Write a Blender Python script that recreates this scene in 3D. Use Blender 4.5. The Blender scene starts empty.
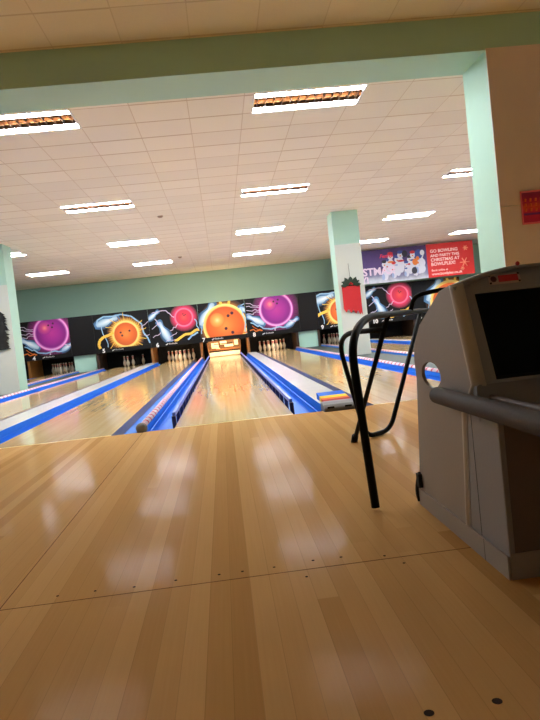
import bpy, bmesh, math, random
from mathutils import Vector, Matrix
random.seed(7)
C = bpy.context.scene.collection
PI = math.pi

# ------------------------------------------------------------------ colour / materials
def lin(c):
    c = c / 255.0
    return c / 12.92 if c <= 0.04045 else ((c + 0.055) / 1.055) ** 2.4
def rgb(r, g, b): return (lin(r), lin(g), lin(b), 1.0)

def mat(name, col, rough=0.5, metal=0.0, spec=0.5, emit=None, estr=0.0, coat=0.0, noise=0.0, nscale=30.0, bump=0.0):
    m = bpy.data.materials.new(name); m.use_nodes = True
    nt = m.node_tree; b = nt.nodes['Principled BSDF']
    b.inputs['Base Color'].default_value = col
    b.inputs['Roughness'].default_value = rough
    b.inputs['Metallic'].default_value = metal
    b.inputs['Specular IOR Level'].default_value = spec
    if coat: b.inputs['Coat Weight'].default_value = coat; b.inputs['Coat Roughness'].default_value = 0.06
    if emit:
        b.inputs['Emission Color'].default_value = emit; b.inputs['Emission Strength'].default_value = estr
    if noise or bump:
        tc = nt.nodes.new('ShaderNodeTexCoord'); nz = nt.nodes.new('ShaderNodeTexNoise')
        nz.inputs['Scale'].default_value = nscale; nz.inputs['Detail'].default_value = 4
        nt.links.new(tc.outputs['Object'], nz.inputs['Vector'])
        if noise:
            mr = nt.nodes.new('ShaderNodeMapRange')
            mr.inputs['To Min'].default_value = 1 - noise; mr.inputs['To Max'].default_value = 1 + noise
            nt.links.new(nz.outputs['Fac'], mr.inputs['Value'])
            mx = nt.nodes.new('ShaderNodeVectorMath'); mx.operation = 'SCALE'
            mx.inputs[0].default_value = col[:3]
            nt.links.new(mr.outputs['Result'], mx.inputs['Scale'])
            nt.links.new(mx.outputs['Vector'], b.inputs['Base Color'])
        if bump:
            bp = nt.nodes.new('ShaderNodeBump'); bp.inputs['Strength'].default_value = bump
            bp.inputs['Distance'].default_value = 0.004
            nt.links.new(nz.outputs['Fac'], bp.inputs['Height']); nt.links.new(bp.outputs['Normal'], b.inputs['Normal'])
    return m

def math_node(nt, op, a, b=None, c=None):
    n = nt.nodes.new('ShaderNodeMath'); n.operation = op
    for i, v in enumerate((a, b, c)):
        if v is None: continue
        if isinstance(v, (int, float)): n.inputs[i].default_value = v
        else: nt.links.new(v, n.inputs[i])
    return n.outputs[0]

def wood(name, cols, width, rough, seglen, grain=0.12, spec=0.5, roughvar=0.0):
    """narrow boards running along Y, each its own tone"""
    m = bpy.data.materials.new(name); m.use_nodes = True
    nt = m.node_tree; b = nt.nodes['Principled BSDF']; L = nt.links.new
    g = nt.nodes.new('ShaderNodeNewGeometry'); sp = nt.nodes.new('ShaderNodeSeparateXYZ'); L(g.outputs['Position'], sp.inputs[0])
    ix = math_node(nt, 'FLOOR', math_node(nt, 'DIVIDE', sp.outputs['X'], width))
    w1 = nt.nodes.new('ShaderNodeTexWhiteNoise'); w1.noise_dimensions = '1D'; L(ix, w1.inputs['W'])
    iy = math_node(nt, 'FLOOR', math_node(nt, 'ADD', math_node(nt, 'DIVIDE', sp.outputs['Y'], seglen), math_node(nt, 'MULTIPLY', w1.outputs['Value'], 7.3)))
    cb = nt.nodes.new('ShaderNodeCombineXYZ'); L(ix, cb.inputs[0]); L(iy, cb.inputs[1])
    w2 = nt.nodes.new('ShaderNodeTexWhiteNoise'); w2.noise_dimensions = '2D'; L(cb.outputs[0], w2.inputs['Vector'])
    # broad bands: groups of boards cut from one lot
    nb = nt.nodes.new('ShaderNodeTexNoise'); nb.noise_dimensions = '1D'; nb.inputs['Scale'].default_value = 5.0; nb.inputs['Detail'].default_value = 1
    L(math_node(nt, 'MULTIPLY', ix, width), nb.inputs['W'])
    mp = nt.nodes.new('ShaderNodeMapping'); mp.inputs['Scale'].default_value = (140, 2.2, 1); L(g.outputs['Position'], mp.inputs[0])
    nz = nt.nodes.new('ShaderNodeTexNoise'); nz.inputs['Scale'].default_value = 1; nz.inputs['Detail'].default_value = 3; L(mp.outputs[0], nz.inputs['Vector'])
    f = math_node(nt, 'ADD', math_node(nt, 'ADD', 0.08, math_node(nt, 'MULTIPLY', w2.outputs['Value'], 0.38)), math_node(nt, 'MULTIPLY', nb.outputs['Fac'], 0.50))
    f = math_node(nt, 'ADD', f, math_node(nt, 'MULTIPLY', math_node(nt, 'SUBTRACT', nz.outputs['Fac'], 0.5), grain * 4))
    cr = nt.nodes.new('ShaderNodeValToRGB'); el = cr.color_ramp.elements
    el[0].position = 0.1; el[0].color = cols[0]; el[1].position = 0.95; el[1].color = cols[-1]
    for i, c in enumerate(cols[1:-1]):
        e = el.new(0.1 + 0.85 * (i + 1) / (len(cols) - 1)); e.color = c
    L(f, cr.inputs[0])
    # thin joint
    fr = math_node(nt, 'FRACT', math_node(nt, 'DIVIDE', sp.outputs['X'], width))
    jt = math_node(nt, 'LESS_THAN', fr, 0.03)
    mx = nt.nodes.new('ShaderNodeMix'); mx.data_type = 'RGBA'; L(math_node(nt, 'MULTIPLY', jt, 0.25), mx.inputs[0])
    L(cr.outputs[0], mx.inputs[6]); mx.inputs[7].default_value = (cols[0][0] * .5, cols[0][1] * .5, cols[0][2] * .5, 1)
    L(mx.outputs[2], b.inputs['Base Color'])
    b.inputs['Specular IOR Level'].default_value = spec
    b.inputs['Roughness'].default_value = rough
    if roughvar:
        n3 = nt.nodes.new('ShaderNodeTexNoise'); n3.inputs['Scale'].default_value = 3.0; n3.inputs['Detail'].default_value = 5; L(g.outputs['Position'], n3.inputs['Vector'])
        mr = nt.nodes.new('ShaderNodeMapRange'); mr.inputs['From Min'].default_value = .3; mr.inputs['From Max'].default_value = .7
        mr.inputs['To Min'].default_value = rough - roughvar; mr.inputs['To Max'].default_value = rough + roughvar
        L(n3.outputs['Fac'], mr.inputs['Value']); L(mr.outputs['Result'], b.inputs['Roughness'])
    return m

def tile_mat(name, col, dark, tx, ty, ox, oy):
    m = bpy.data.materials.new(name); m.use_nodes = True
    nt = m.node_tree; b = nt.nodes['Principled BSDF']; L = nt.links.new
    g = nt.nodes.new('ShaderNodeNewGeometry'); sp = nt.nodes.new('ShaderNodeSeparateXYZ'); L(g.outputs['Position'], sp.inputs[0])
    qx = math_node(nt, 'DIVIDE', math_node(nt, 'SUBTRACT', sp.outputs['X'], ox), tx)
    qy = math_node(nt, 'DIVIDE', math_node(nt, 'SUBTRACT', sp.outputs['Y'], oy), ty)
    cb = nt.nodes.new('ShaderNodeCombineXYZ'); L(math_node(nt, 'FLOOR', qx), cb.inputs[0]); L(math_node(nt, 'FLOOR', qy), cb.inputs[1])
    wn = nt.nodes.new('ShaderNodeTexWhiteNoise'); wn.noise_dimensions = '2D'; L(cb.outputs[0], wn.inputs['Vector'])
    lx = math_node(nt, 'LESS_THAN', math_node(nt, 'FRACT', qx), 0.016)
    ly = math_node(nt, 'LESS_THAN', math_node(nt, 'FRACT', qy), math_node(nt, 'ADD', 0.022, math_node(nt, 'MULTIPLY', wn.outputs['Value'], 0.04)))
    ln = math_node(nt, 'MAXIMUM', math_node(nt, 'MULTIPLY', lx, 0.7), ly)
    nz = nt.nodes.new('ShaderNodeTexNoise'); nz.inputs['Scale'].default_value = 60; nz.inputs['Detail'].default_value = 4; L(g.outputs['Position'], nz.inputs['Vector'])
    v = math_node(nt, 'ADD', 0.93, math_node(nt, 'ADD', math_node(nt, 'MULTIPLY', wn.outputs['Value'], 0.07), math_node(nt, 'MULTIPLY', nz.outputs['Fac'], 0.06)))
    sc = nt.nodes.new('ShaderNodeVectorMath'); sc.operation = 'SCALE'; sc.inputs[0].default_value = col[:3]; L(v, sc.inputs['Scale'])
    mx = nt.nodes.new('ShaderNodeMix'); mx.data_type = 'RGBA'; L(ln, mx.inputs[0]); L(sc.outputs[0], mx.inputs[6]); mx.inputs[7].default_value = dark
    L(mx.outputs[2], b.inputs['Base Color']); b.inputs['Roughness'].default_value = 0.85; b.inputs['Specular IOR Level'].default_value = 0.2
    return m

def radial(name, stops, rough=0.45, angular=0.0):
    """printed picture: colour by distance from its UV origin"""
    m = bpy.data.materials.new(name); m.use_nodes = True
    nt = m.node_tree; b = nt.nodes['Principled BSDF']; L = nt.links.new
    uv = nt.nodes.new('ShaderNodeUVMap'); uv.uv_map = 'UVMap'
    ln = nt.nodes.new('ShaderNodeVectorMath'); ln.operation = 'LENGTH'; L(uv.outputs[0], ln.inputs[0])
    cr = nt.nodes.new('ShaderNodeValToRGB'); el = cr.color_ramp.elements
    el[0].position = stops[0][0]; el[0].color = stops[0][1]; el[1].position = stops[-1][0]; el[1].color = stops[-1][1]
    for p, c in stops[1:-1]:
        e = el.new(p); e.color = c
    L(ln.outputs['Value'], cr.inputs[0]); L(cr.outputs[0], b.inputs['Base Color'])
    b.inputs['Roughness'].default_value = rough
    return m

def dashes(name, base, dot, pitch, duty, rough=0.35):
    m = bpy.data.materials.new(name); m.use_nodes = True
    nt = m.node_tree; b = nt.nodes['Principled BSDF']; L = nt.links.new
    g = nt.nodes.new('ShaderNodeNewGeometry'); sp = nt.nodes.new('ShaderNodeSeparateXYZ'); L(g.outputs['Position'], sp.inputs[0])
    f = math_node(nt, 'LESS_THAN', math_node(nt, 'FRACT', math_node(nt, 'DIVIDE', sp.outputs['Y'], pitch)), duty)
    mx = nt.nodes.new('ShaderNodeMix'); mx.data_type = 'RGBA'; L(f, mx.inputs[0]); mx.inputs[6].default_value = base; mx.inputs[7].default_value = dot
    L(mx.outputs[2], b.inputs['Base Color']); b.inputs['Roughness'].default_value = rough
    return m

M = {}
M['floor'] = wood('approach_wood', [rgb(170,128,76), rgb(195,152,96), rgb(209,168,112), rgb(221,182,128)], 0.062, 0.12, 9.0, 0.045, 0.0016, 0.0)
M['lane'] = wood('lane_wood', [rgb(204,170,116), rgb(220,188,134), rgb(230,202,150), rgb(236,212,166)], 0.0273, 0.10, 3.0, 0.05, 0.5, 0.02)
M['lane_side'] = mat('lane_edge_grey', rgb(140,124,112), 0.5, noise=.15, nscale=8)
M['blue'] = mat('gutter_blue', rgb(36,132,246), 0.5, spec=.2)
M['capping'] = mat('capping_silver', rgb(232,232,234), 0.22, 0.2, noise=.06, nscale=4)
M['rail_dots'] = dashes('rail_pink_dots', rgb(238,220,240), rgb(222,96,130), 0.22, 0.3)
M['rail_plain'] = mat('rail_lilac', rgb(96,130,238), 0.4, spec=.3)
M['post'] = mat('bumper_post_dark', rgb(24,28,84), 0.4)
M['knob'] = mat('end_cap_grey', rgb(122,122,126), 0.55)
M['foul'] = mat('foul_line_cream', rgb(236,208,120), 0.3)
M['deck'] = mat('deck_teal', rgb(56,76,76), 0.6, noise=.1)
M['black'] = mat('matt_black', rgb(12,12,14), 0.6, spec=.25)
M['mask'] = mat('mask_black', rgb(9,7,11), 0.5, spec=.25)
M['mint'] = mat('mint_paint', rgb(172,214,200), 0.6, noise=.02, nscale=6)
M['mintwall'] = mat('mint_wall_paint', rgb(152,190,176), 0.7, noise=.02, nscale=3)
M['brownp'] = mat('brown_paint', rgb(222,210,208), 0.7, noise=.03, nscale=8)
M['whitep'] = mat('white_sheet', rgb(206,214,208), 0.6, noise=.02, nscale=6)
M['ceil'] = tile_mat('ceiling_tiles', rgb(240,236,224), rgb(206,192,172), 0.6, 0.5714, -2.5, 7.277 - .2857)
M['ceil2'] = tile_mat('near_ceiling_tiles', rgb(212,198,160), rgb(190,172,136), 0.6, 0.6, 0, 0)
M['wallside'] = mat('side_wall_paint', rgb(214,222,210), 0.8)
M['tray'] = mat('fitting_mirror', rgb(168,138,98), 0.2, 1.0); M['louvre'] = mat('louvre_metal', rgb(112,92,84), 0.3, 0.9)
M['frame'] = mat('fitting_frame', rgb(225,225,225), 0.5)
M['tube'] = mat('tube_glow', rgb(255,255,255), 0.5, emit=(0.93, 0.97, 1.0, 1), estr=58.0)
M['pinwhite'] = mat('pin_white', rgb(238,232,220), 0.25)
M['pinred'] = mat('pin_red', rgb(200,40,40), 0.3)
M['gold'] = mat('kickback_lit', rgb(150,98,46), 0.4, noise=.2, nscale=5)
M['kick'] = mat('kickback_shade', rgb(60,40,28), 0.6, noise=.2, nscale=5)
M['cream'] = mat('sweep_cream', rgb(236,222,188), 0.35)
M['white'] = mat('print_white', rgb(240,240,240), 0.5)
M['tubeblack'] = mat('black_steel_tube', rgb(9,8,8), 0.6, spec=.12)
M['hood'] = mat('hood_taupe', rgb(160,153,146), 0.55, noise=.05, nscale=120, bump=.15)
M['hood2'] = mat('hood_grey', rgb(146,146,150), 0.55, noise=.05, nscale=120, bump=.15)
M['pedestal'] = mat('pedestal_shaded', rgb(112,98,92), 0.55, noise=.05, nscale=60)  # darker than the hood: shade on the pedestal front put into the colour
M['foam'] = mat('rail_foam', rgb(74,66,62), 0.75, spec=.2, noise=.06, nscale=80, bump=.2)
M['red'] = mat('print_red', rgb(196,34,36), 0.5)
M['cloth_red'] = mat('pennant_red', rgb(196,40,46), 0.8, noise=.06, nscale=40)
M['leaf'] = mat('holly_green', rgb(24,52,36), 0.6)
M['tinsel'] = mat('tinsel_black', rgb(24,26,28), 0.7)
def estrip(name, col, s): return mat(name, rgb(255, 255, 255), 0.5, emit=col, estr=s)

# ------------------------------------------------------------------ mesh helpers
def box(bm, x0, x1, y0, y1, z0, z1, mi=0):
    v = [bm.verts.new((x, y, z)) for z in (z0, z1) for y in (y0, y1) for x in (x0, x1)]
    fs = []
    for q in ((0,2,3,1), (4,5,7,6), (0,1,5,4), (2,6,7,3), (0,4,6,2), (1,3,7,5)):
        f = bm.faces.new([v[i] for i in q]); f.material_index = mi; fs.append(f)
    return fs

def obj(name, bm, mats, parent=None, loc=(0,0,0), smooth=False, bevel=0.0, segs=2):
    me = bpy.data.meshes.new(name)
    bmesh.ops.recalc_face_normals(bm, faces=bm.faces[:])
    bm.to_mesh(me); bm.free()
    for m in (mats if isinstance(mats, (list, tuple)) else [mats]): me.materials.append(m)
    if smooth:
        for p in me.polygons: p.use_smooth = True
    o = bpy.data.objects.new(name, me); C.objects.link(o); o.location = loc
    if parent: o.parent = parent
    if bevel:
        b = o.modifiers.new('bevel', 'BEVEL'); b.width = bevel; b.segments = segs; b.limit_method = 'ANGLE'; b.angle_limit = math.radians(40)
    return o

def tag(o, label, cat, group=None):
    o['label'] = label; o['category'] = cat
    if group: o['group'] = group
    return o

def thing(name, label, cat, loc=(0,0,0), group=None):
    o = bpy.data.objects.new(name, None); C.objects.link(o); o.location = loc; o.empty_display_size = .1
    return tag(o, label, cat, group)

def struct(name, bm, m, **k):
    o = obj(name, bm, m, **k); o['kind'] = 'structure'; return o

def tube(bm, pts, r, n=12, mi=0, closed=False):
    P = [Vector(p) for p in pts]; rings = []
    up = None
    for i, p in enumerate(P):
        a = P[i-1] if i else (P[-1] if closed else p); b = P[i+1] if i < len(P)-1 else (P[0] if closed else p)
        t = (b - a).normalized()
        if up is None:
            up = t.orthogonal().normalized()
        else:
            up = (up - t * up.dot(t)).normalized()
        s = t.cross(up)
        rings.append([bm.verts.new(p + (up * math.cos(2*PI*k/n) + s * math.sin(2*PI*k/n)) * (r if not callable(r) else r(i))) for k in range(n)])
    m = len(rings)
    for i in range(m - (0 if closed else 1)):
        A, B = rings[i], rings[(i+1) % m]
        for k in range(n):
            f = bm.faces.new((A[k], A[(k+1) % n], B[(k+1) % n], B[k])); f.smooth = True; f.material_index = mi
    if not closed:
        bm.faces.new(rings[0][::-1]).material_index = mi; bm.faces.new(rings[-1]).material_index = mi

def fillet(pts, r, n=7):
    """round the inner corners of a polyline"""
    P = [Vector(p) for p in pts]; out = [P[0]]
    for i in range(1, len(P)-1):
        rr = r[i-1] if isinstance(r, (list, tuple)) else r
        a, b, c = P[i-1], P[i], P[i+1]
        r1, r2 = rr if isinstance(rr, tuple) else (rr, rr)
        d1 = min(r1, (a-b).length * .49); d2 = min(r2, (c-b).length * .49)
        s = b + (a-b).normalized() * d1; e = b + (c-b).normalized() * d2
        for k in range(n+1):
            t = k / n
            out.append(s * (1-t)**2 + b * 2*t*(1-t) + e * t*t)
    out.append(P[-1]); return out

def lathe(bm, prof, n=16, mis=None, cx=0, cy=0, cz=0):
    rings = []
    for r, z in prof:
        rings.append([bm.verts.new((cx + r*math.cos(2*PI*k/n), cy + r*math.sin(2*PI*k/n), cz + z)) for k in range(n)])
    for i in range(len(rings)-1):
        for k in range(n):
            f = bm.faces.new((rings[i][k], rings[i][(k+1)%n], rings[i+1][(k+1)%n], rings[i+1][k])); f.smooth = True
            if mis: f.material_index = mis[i]
    bm.faces.new(rings[0][::-1]); bm.faces.new(rings[-1])

def ring_fill(bm, outer, inner_loops, mi=0):
    """flat face with holes"""
    es = []
    for loop in [outer] + inner_loops:
        vs = [bm.verts.new(p) for p in loop]
        for i in range(len(vs)): es.append(bm.edges.new((vs[i], vs[(i+1) % len(vs)])))
    r = bmesh.ops.triangle_fill(bm, use_beauty=True, use_dissolve=False, edges=es)
    fs = [g for g in r['geom'] if isinstance(g, bmesh.types.BMFace)]
    for f in fs: f.material_index = mi
    return fs

def thicken(bm, fs, vec):
    r = bmesh.ops.extrude_face_region(bm, geom=fs)
    bmesh.ops.translate(bm, verts=[g for g in r['geom'] if isinstance(g, bmesh.types.BMVert)], vec=vec)

def text_into(bm, body, size, M4, mi, extrude=0.0, shear=0.0, bold=0.0, align='LEFT', depth=0.001):
    cu = bpy.data.curves.new('t', 'FONT'); cu.body = body; cu.size = size; cu.shear = shear; cu.offset = bold
    cu.align_x = align; cu.extrude = depth; cu.resolution_u = 3
    o = bpy.data.objects.new('t', cu); C.objects.link(o)
    dg = bpy.context.evaluated_depsgraph_get(); dg.update()
    me = o.evaluated_get(dg).to_mesh()
    tmp = bmesh.new(); tmp.from_mesh(me)
    mp = {}
    for v in tmp.verts: mp[v.index] = bm.verts.new(M4 @ v.co)
    for f in tmp.faces:
        try: g = bm.faces.new([mp[v.index] for v in f.verts]); g.material_index = mi
        except ValueError: pass
    tmp.free(); o.evaluated_get(dg).to_mesh_clear()
    bpy.data.objects.remove(o); bpy.data.curves.remove(cu)
# text plane: local x -> +X, local y -> +Z, facing -Y
def face_m(x, y, z): return Matrix.Translation((x, y, z)) @ Matrix.Rotation(PI/2, 4, 'X')

# ------------------------------------------------------------------ camera (fitted)
h, ya, pi_, ro, fpx = 0.781, math.radians(3.866), math.radians(2.635), math.radians(-6.195), 662.13
F = Vector((math.sin(ya)*math.cos(pi_), math.cos(ya)*math.cos(pi_), -math.sin(pi_)))
R = Vector((math.cos(ya), -math.sin(ya), 0)); U = R.cross(F)
R2 = R*math.cos(ro) + U*math.sin(ro); U2 = -R*math.sin(ro) + U*math.cos(ro)
cam = bpy.data.cameras.new('camera'); co = bpy.data.objects.new('camera', cam); C.objects.link(co)
mw = Matrix.Identity(4)
for i in range(3):
    mw[i][0] = R2[i]; mw[i][1] = U2[i]; mw[i][2] = -F[i]
mw.translation = (0, 0, h); co.matrix_world = mw
cam.sensor_width = 36; cam.lens = fpx / 720 * 36; cam.clip_start = .05
bpy.context.scene.camera = co

# ------------------------------------------------------------------ room shell
H, H2 = 3.23, 3.44
FOUL = 5.89; YM = 23.55; YW = 25.3; XL, XR = -12.0, 12.0; YN = -5.0
LANE = {4: -5.88, 5: -3.48, 6: -1.604, 7: 0.022, 8: 1.825, 9: 4.28, 10: 6.16, 11: 7.80}
HW = 0.533

bm = bmesh.new(); box(bm, XL, XR, YN, FOUL, -.15, 0)
floor = struct('floor', bm, M['floor'])
bm = bmesh.new()
box(bm, XL, XR, 2.090, 2.0935, 0, .0006)
box(bm, -.789, -.786, YN, FOUL-.01, 0, .0008)
s = obj('seam_line', bm, mat('seam_dark', rgb(104, 66, 34), .8, spec=.05), floor); s['kind'] = 'structure'
bm = bmesh.new()
for x, y, r in [(.32,1.245,.0105), (.46,1.25,.0105), (.491,2.035,.0045), (.449,2.12,.0045), (.311,2.161,.005), (.217,2.165,.005), (.178,2.03,.0045), (.085,2.15,.0045),
                (-.02,2.15,.005), (-.097,2.15,.005), (-.239,2.15,.005), (-.373,2.14,.005), (-.5,2.15,.0045), (-.62,2.15,.0045)]:
    lathe(bm, [(r, 0), (r, .001)], 14, cx=x, cy=y)
s = obj('approach_dots', bm, mat('dot_dark', rgb(46, 30, 18), .8, spec=.05), floor); s['kind'] = 'structure'
bm = bmesh.new(); box(bm, XL, XR, FOUL, YW, -.22, -.12); struct('floor_under_lanes', bm, M['black'])
# decks where the pillars stand
for i, (a, b) in enumerate([(2.62, 3.46), (-5.09, -4.28)]):
    bm = bmesh.new(); box(bm, a, b, FOUL, YM+.3, -.12, -.005); struct('floor_deck', bm, M['deck'])
bm = bmesh.new(); box(bm, XL, -7.6, FOUL, YM, -.12, -.005); struct('floor_deck', bm, M['deck'])
bm = bmesh.new(); box(bm, 9.2, XR, FOUL, YM, -.12, -.005); struct('floor_deck', bm, M['deck'])
for nm, (x0, x1, y0, y1, z1) in {'wall_back': (XL, XR, YW, YW+.1, 3.5), 'wall_left': (XL-.1, XL, YN, YW, 3.6), 'wall_right': (XR, XR+.1, YN, YW, 3.6), 'wall_near': (XL, XR, YN-.1, YN, 3.6)}.items():
    bm = bmesh.new(); box(bm, x0, x1, y0, y1, -.22, z1); struct(nm, bm, M['mintwall'] if nm == 'wall_back' else M['wallside'])

COLS = [-5.13, -1.9, 1.208, 4.95, 8.3]; ROWS = [7.277 + 4.571*k for k in range(4)]
LH, LD = .6, .3
bm = bmesh.new()
ys = 6.5
def quad(bm, x0, x1, y0, y1, z):
    bm.faces.new([bm.verts.new(p) for p in ((x0,y0,z), (x0,y1,z), (x1,y1,z), (x1,y0,z))])
for r in ROWS:
    quad(bm, XL, XR, ys, r-LD, H); xs = XL
    for c in COLS:
        quad(bm, xs, c-LH, r-LD, r+LD, H); xs = c+LH
    quad(bm, xs, XR, r-LD, r+LD, H); ys = r+LD
quad(bm, XL, XR, ys, YW, H)
struct('ceiling', bm, M['ceil'])
bm = bmesh.new(); box(bm, XL, XR, 6.2, YW, H+.2, H+.3); struct('ceiling_void', bm, M['black'])
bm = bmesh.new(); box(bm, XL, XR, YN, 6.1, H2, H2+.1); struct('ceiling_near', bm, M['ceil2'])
bm = bmesh.new(); box(bm, XL, XR, 6.06, 6.64, 3.126, 3.60); struct('ceiling_beam', bm, M['mint'])

# pillars: painted shaft with a clad front
def pillar(x0, x1, y0, y1, top, seam, upper, lower):
    bm = bmesh.new(); box(bm, x0, x1, y0, y1, -.12, top)
    p = struct('pillar', bm, M['mint'])
    bm = bmesh.new(); box(bm, x0, x1, y0-.012, y0, -.004, seam); c = obj('front_cladding', bm, lower, p); c['kind'] = 'structure'
    if upper is not M['mint']:
        bm = bmesh.new(); box(bm, x0, x1, y0-.010, y0, seam+.004, top); c = obj('front_cladding', bm, upper, p); c['kind'] = 'structure'
    return p
pillar(2.70, 3.29, 14.72, 15.30, H, 2.49, M['mint'], M['whitep'])
pillar(-5.06, -4.49, 14.72, 15.30, H, 2.35, M['mint'], M['whitep'])
pillar(2.70, 3.29, 6.06, 6.64, 3.14, 1.68, M['brownp'], M['brownp'])
# piers below the masks, in the gaps between the lane pairs
for a, b in [(-5.25, -4.49), (2.72, 3.40)]:
    bm = bmesh.new(); box(bm, a, b, YM+.12, YM+.5, -.12, .6); struct('wall_pier', bm, M['mint'])

# ------------------------------------------------------------------ ceiling lights
def make_light():
    t = thing('ceiling_light', '', 'ceiling light', (0, 0, H))
    bm = bmesh.new()
    D = .085
    for x0, x1, y0, y1, z0, z1 in [(-LH, LH, -LD, LD, D, D+.01), (-LH, -LH+.012, -LD, LD, 0, D), (LH-.012, LH, -LD, LD, 0, D), (-LH, LH, -LD, -LD+.012, 0, D), (-LH, LH, LD-.012, LD, 0, D)]:
        box(bm, x0, x1, y0, y1, z0, z1)
    # sloping reflectors in the middle
    v = [bm.verts.new(p) for p in ((-LH+.012, -.15, D-.004), (LH-.012, -.15, D-.004), (LH-.012, 0, .035), (-LH+.012, 0, .035), (LH-.012, .15, D-.004), (-LH+.012, .15, D-.004))]
    bm.faces.new((v[0], v[1], v[2], v[3])); bm.faces.new((v[3], v[2], v[4], v[5]))
    obj('tray', bm, M['tray'], t)
    for s in (-1, 1):
        bm = bmesh.new(); pts = [(-LH+.02, s*.225, .018), (LH-.02, s*.225, .018)]
        tube(bm, pts, .027, 12); obj('tube', bm, M['tube'], t)
    bm = bmesh.new()
    for k in range(13):
        x = -LH + .05 + k * (2*LH-.1)/12
        box(bm, x-.002, x+.002, -.15, .15, .002, .05)
    for y in (-.15, 0, .15): box(bm, -LH+.012, LH-.012, y-.002, y+.002, .002, .05)
    obj('louvre', bm, M['louvre'], t)
    bm = bmesh.new()
    for x0, x1, y0, y1 in [(-LH-.012, -LH+.01, -LD-.012, LD+.012), (LH-.01, LH+.012, -LD-.012, LD+.012), (-LH, LH, -LD-.012, -LD+.008), (-LH, LH, LD-.008, LD+.012)]:
        box(bm, x0, x1, y0, y1, -.006, .002)
    obj('frame', bm, M['frame'], t)
    return t
def dup(root, loc, label, group):
    r = root.copy(); C.objects.link(r); r.location = loc; r['label'] = label
    if group: r['group'] = group
    for ch in root.children:
        c = ch.copy(); C.objects.link(c); c.parent = r
        for g in ch.children:
            d = g.copy(); C.objects.link(d); d.parent = c
    return r
rown = ['row just behind the mint beam', 'second row from the beam', 'third row from the beam', 'row by the back wall']
coln = ['over lane four', 'over lane six', 'over lane seven', 'over lane nine', 'over lane eleven']
L0 = make_light(); first = True
for k, r in enumerate(ROWS):
    for i, c in enumerate(COLS):
        lab = f'recessed ceiling light, {rown[k]}, {coln[i]}'
        if first:
            L0.location = (c, r, H); L0['label'] = lab; L0['group'] = 'recessed tube lights in the tiled ceiling'; first = False
        else: dup(L0, (c, r, H), lab, 'recessed tube lights in the tiled ceiling')
# smoke detector-like dot on the ceiling
for x, y, lab in [(-.955, 13.256, 'small round sensor on the tiled ceiling, nearer one'), (-1.0, 20.1, 'small round sensor on the tiled ceiling, farther one')]:
    bm = bmesh.new(); lathe(bm, [(.03, -.035), (.05, -.02), (.055, 0)], 16)
    tag(obj('smoke_detector', bm, mat('sensor_grey', rgb(170, 150, 130), .5), loc=(x, y, H)), lab, 'smoke detector')

# ------------------------------------------------------------------ lanes
lane_lab = {4: 'far left wooden lane behind the left pillar, pit four', 5: 'wooden lane on the left beside the silver divider, pit five',
            6: 'wooden lane left of the pink dotted rail, pit six', 7: 'wooden lane in the middle with raised bumpers, bright pit seven',
            8: 'wooden lane with the white pillar reflected in it, pit eight', 9: 'wooden lane just beyond the white pillar on the right, pit nine',
            10: 'wooden lane second beyond the white pillar, seen through the black ramp frame', 11: 'farthest right wooden lane, mostly behind the grey hood'}
GUT = {4: (.22, .165), 5: (.195, .205), 6: (.175, .205), 7: (.23, .235), 8: (.135, .20), 9: (.20, .205), 10: (.21, .22), 11: (.25, .24)}
NW = {4: 'four', 5: 'five', 6: 'six', 7: 'seven', 8: 'eight', 9: 'nine', 10: 'ten', 11: 'eleven'}
def gutter_bm(s, w):
    """trough running beside a lane; s = side, inner edge at x=0"""
    bm = bmesh.new(); n = 8
    prof = [(0.002, -.088)] + [(w*(.5 - .5*math.cos(PI*k/n))*.98 + .002, -.088 - .014*math.sin(PI*k/n)) for k in range(1, n)] + [(w*.985, -.085), (w, -.01), (w-.012, -.01)]
    A = [bm.verts.new((s*x, 0, z)) for x, z in prof]; B = [bm.verts.new((s*x, YM+.2-FOUL, z)) for x, z in prof]
    for k in range(len(prof)-1): bm.faces.new((A[k], A[k+1], B[k+1], B[k]))
    return bm
for n, x in LANE.items():
    t = thing('bowling_lane', lane_lab[n], 'bowling lane', (x, FOUL, 0), 'wooden bowling lanes')
    bm = bmesh.new(); fs = box(bm, -HW, HW, 0, YW-.12-FOUL, -.12, 0, 1)
    fs[1].material_index = 0; obj('lane_surface', bm, [M['lane'], M['lane_side']], t)
    bm = bmesh.new(); box(bm, -HW, HW, 0, .035, -.001, .0012); obj('foul_line', bm, M['foul'], t)
    for s in (-1, 1):
        obj('gutter', gutter_bm(s, GUT[n][0 if s < 0 else 1]), M['blue'], t, (s*HW, 0, 0))
    if n == 7:
        for s in (-1, 1):
            bm = bmesh.new(); X = s*(HW+.03)
            box(bm, X-.016, X+.016, .45, YM-FOUL-.2, .055, .095)
            rl = obj('bumper_rail', bm, M['rail_plain'], t, bevel=.006)
            for k in range(29):
                y = .42 + k*.56
                bm = bmesh.new(); box(bm, X-.018, X+.018, y-.035, y+.035, -.088, .062)
                obj('bumper_post', bm, M['post'], t)

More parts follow.
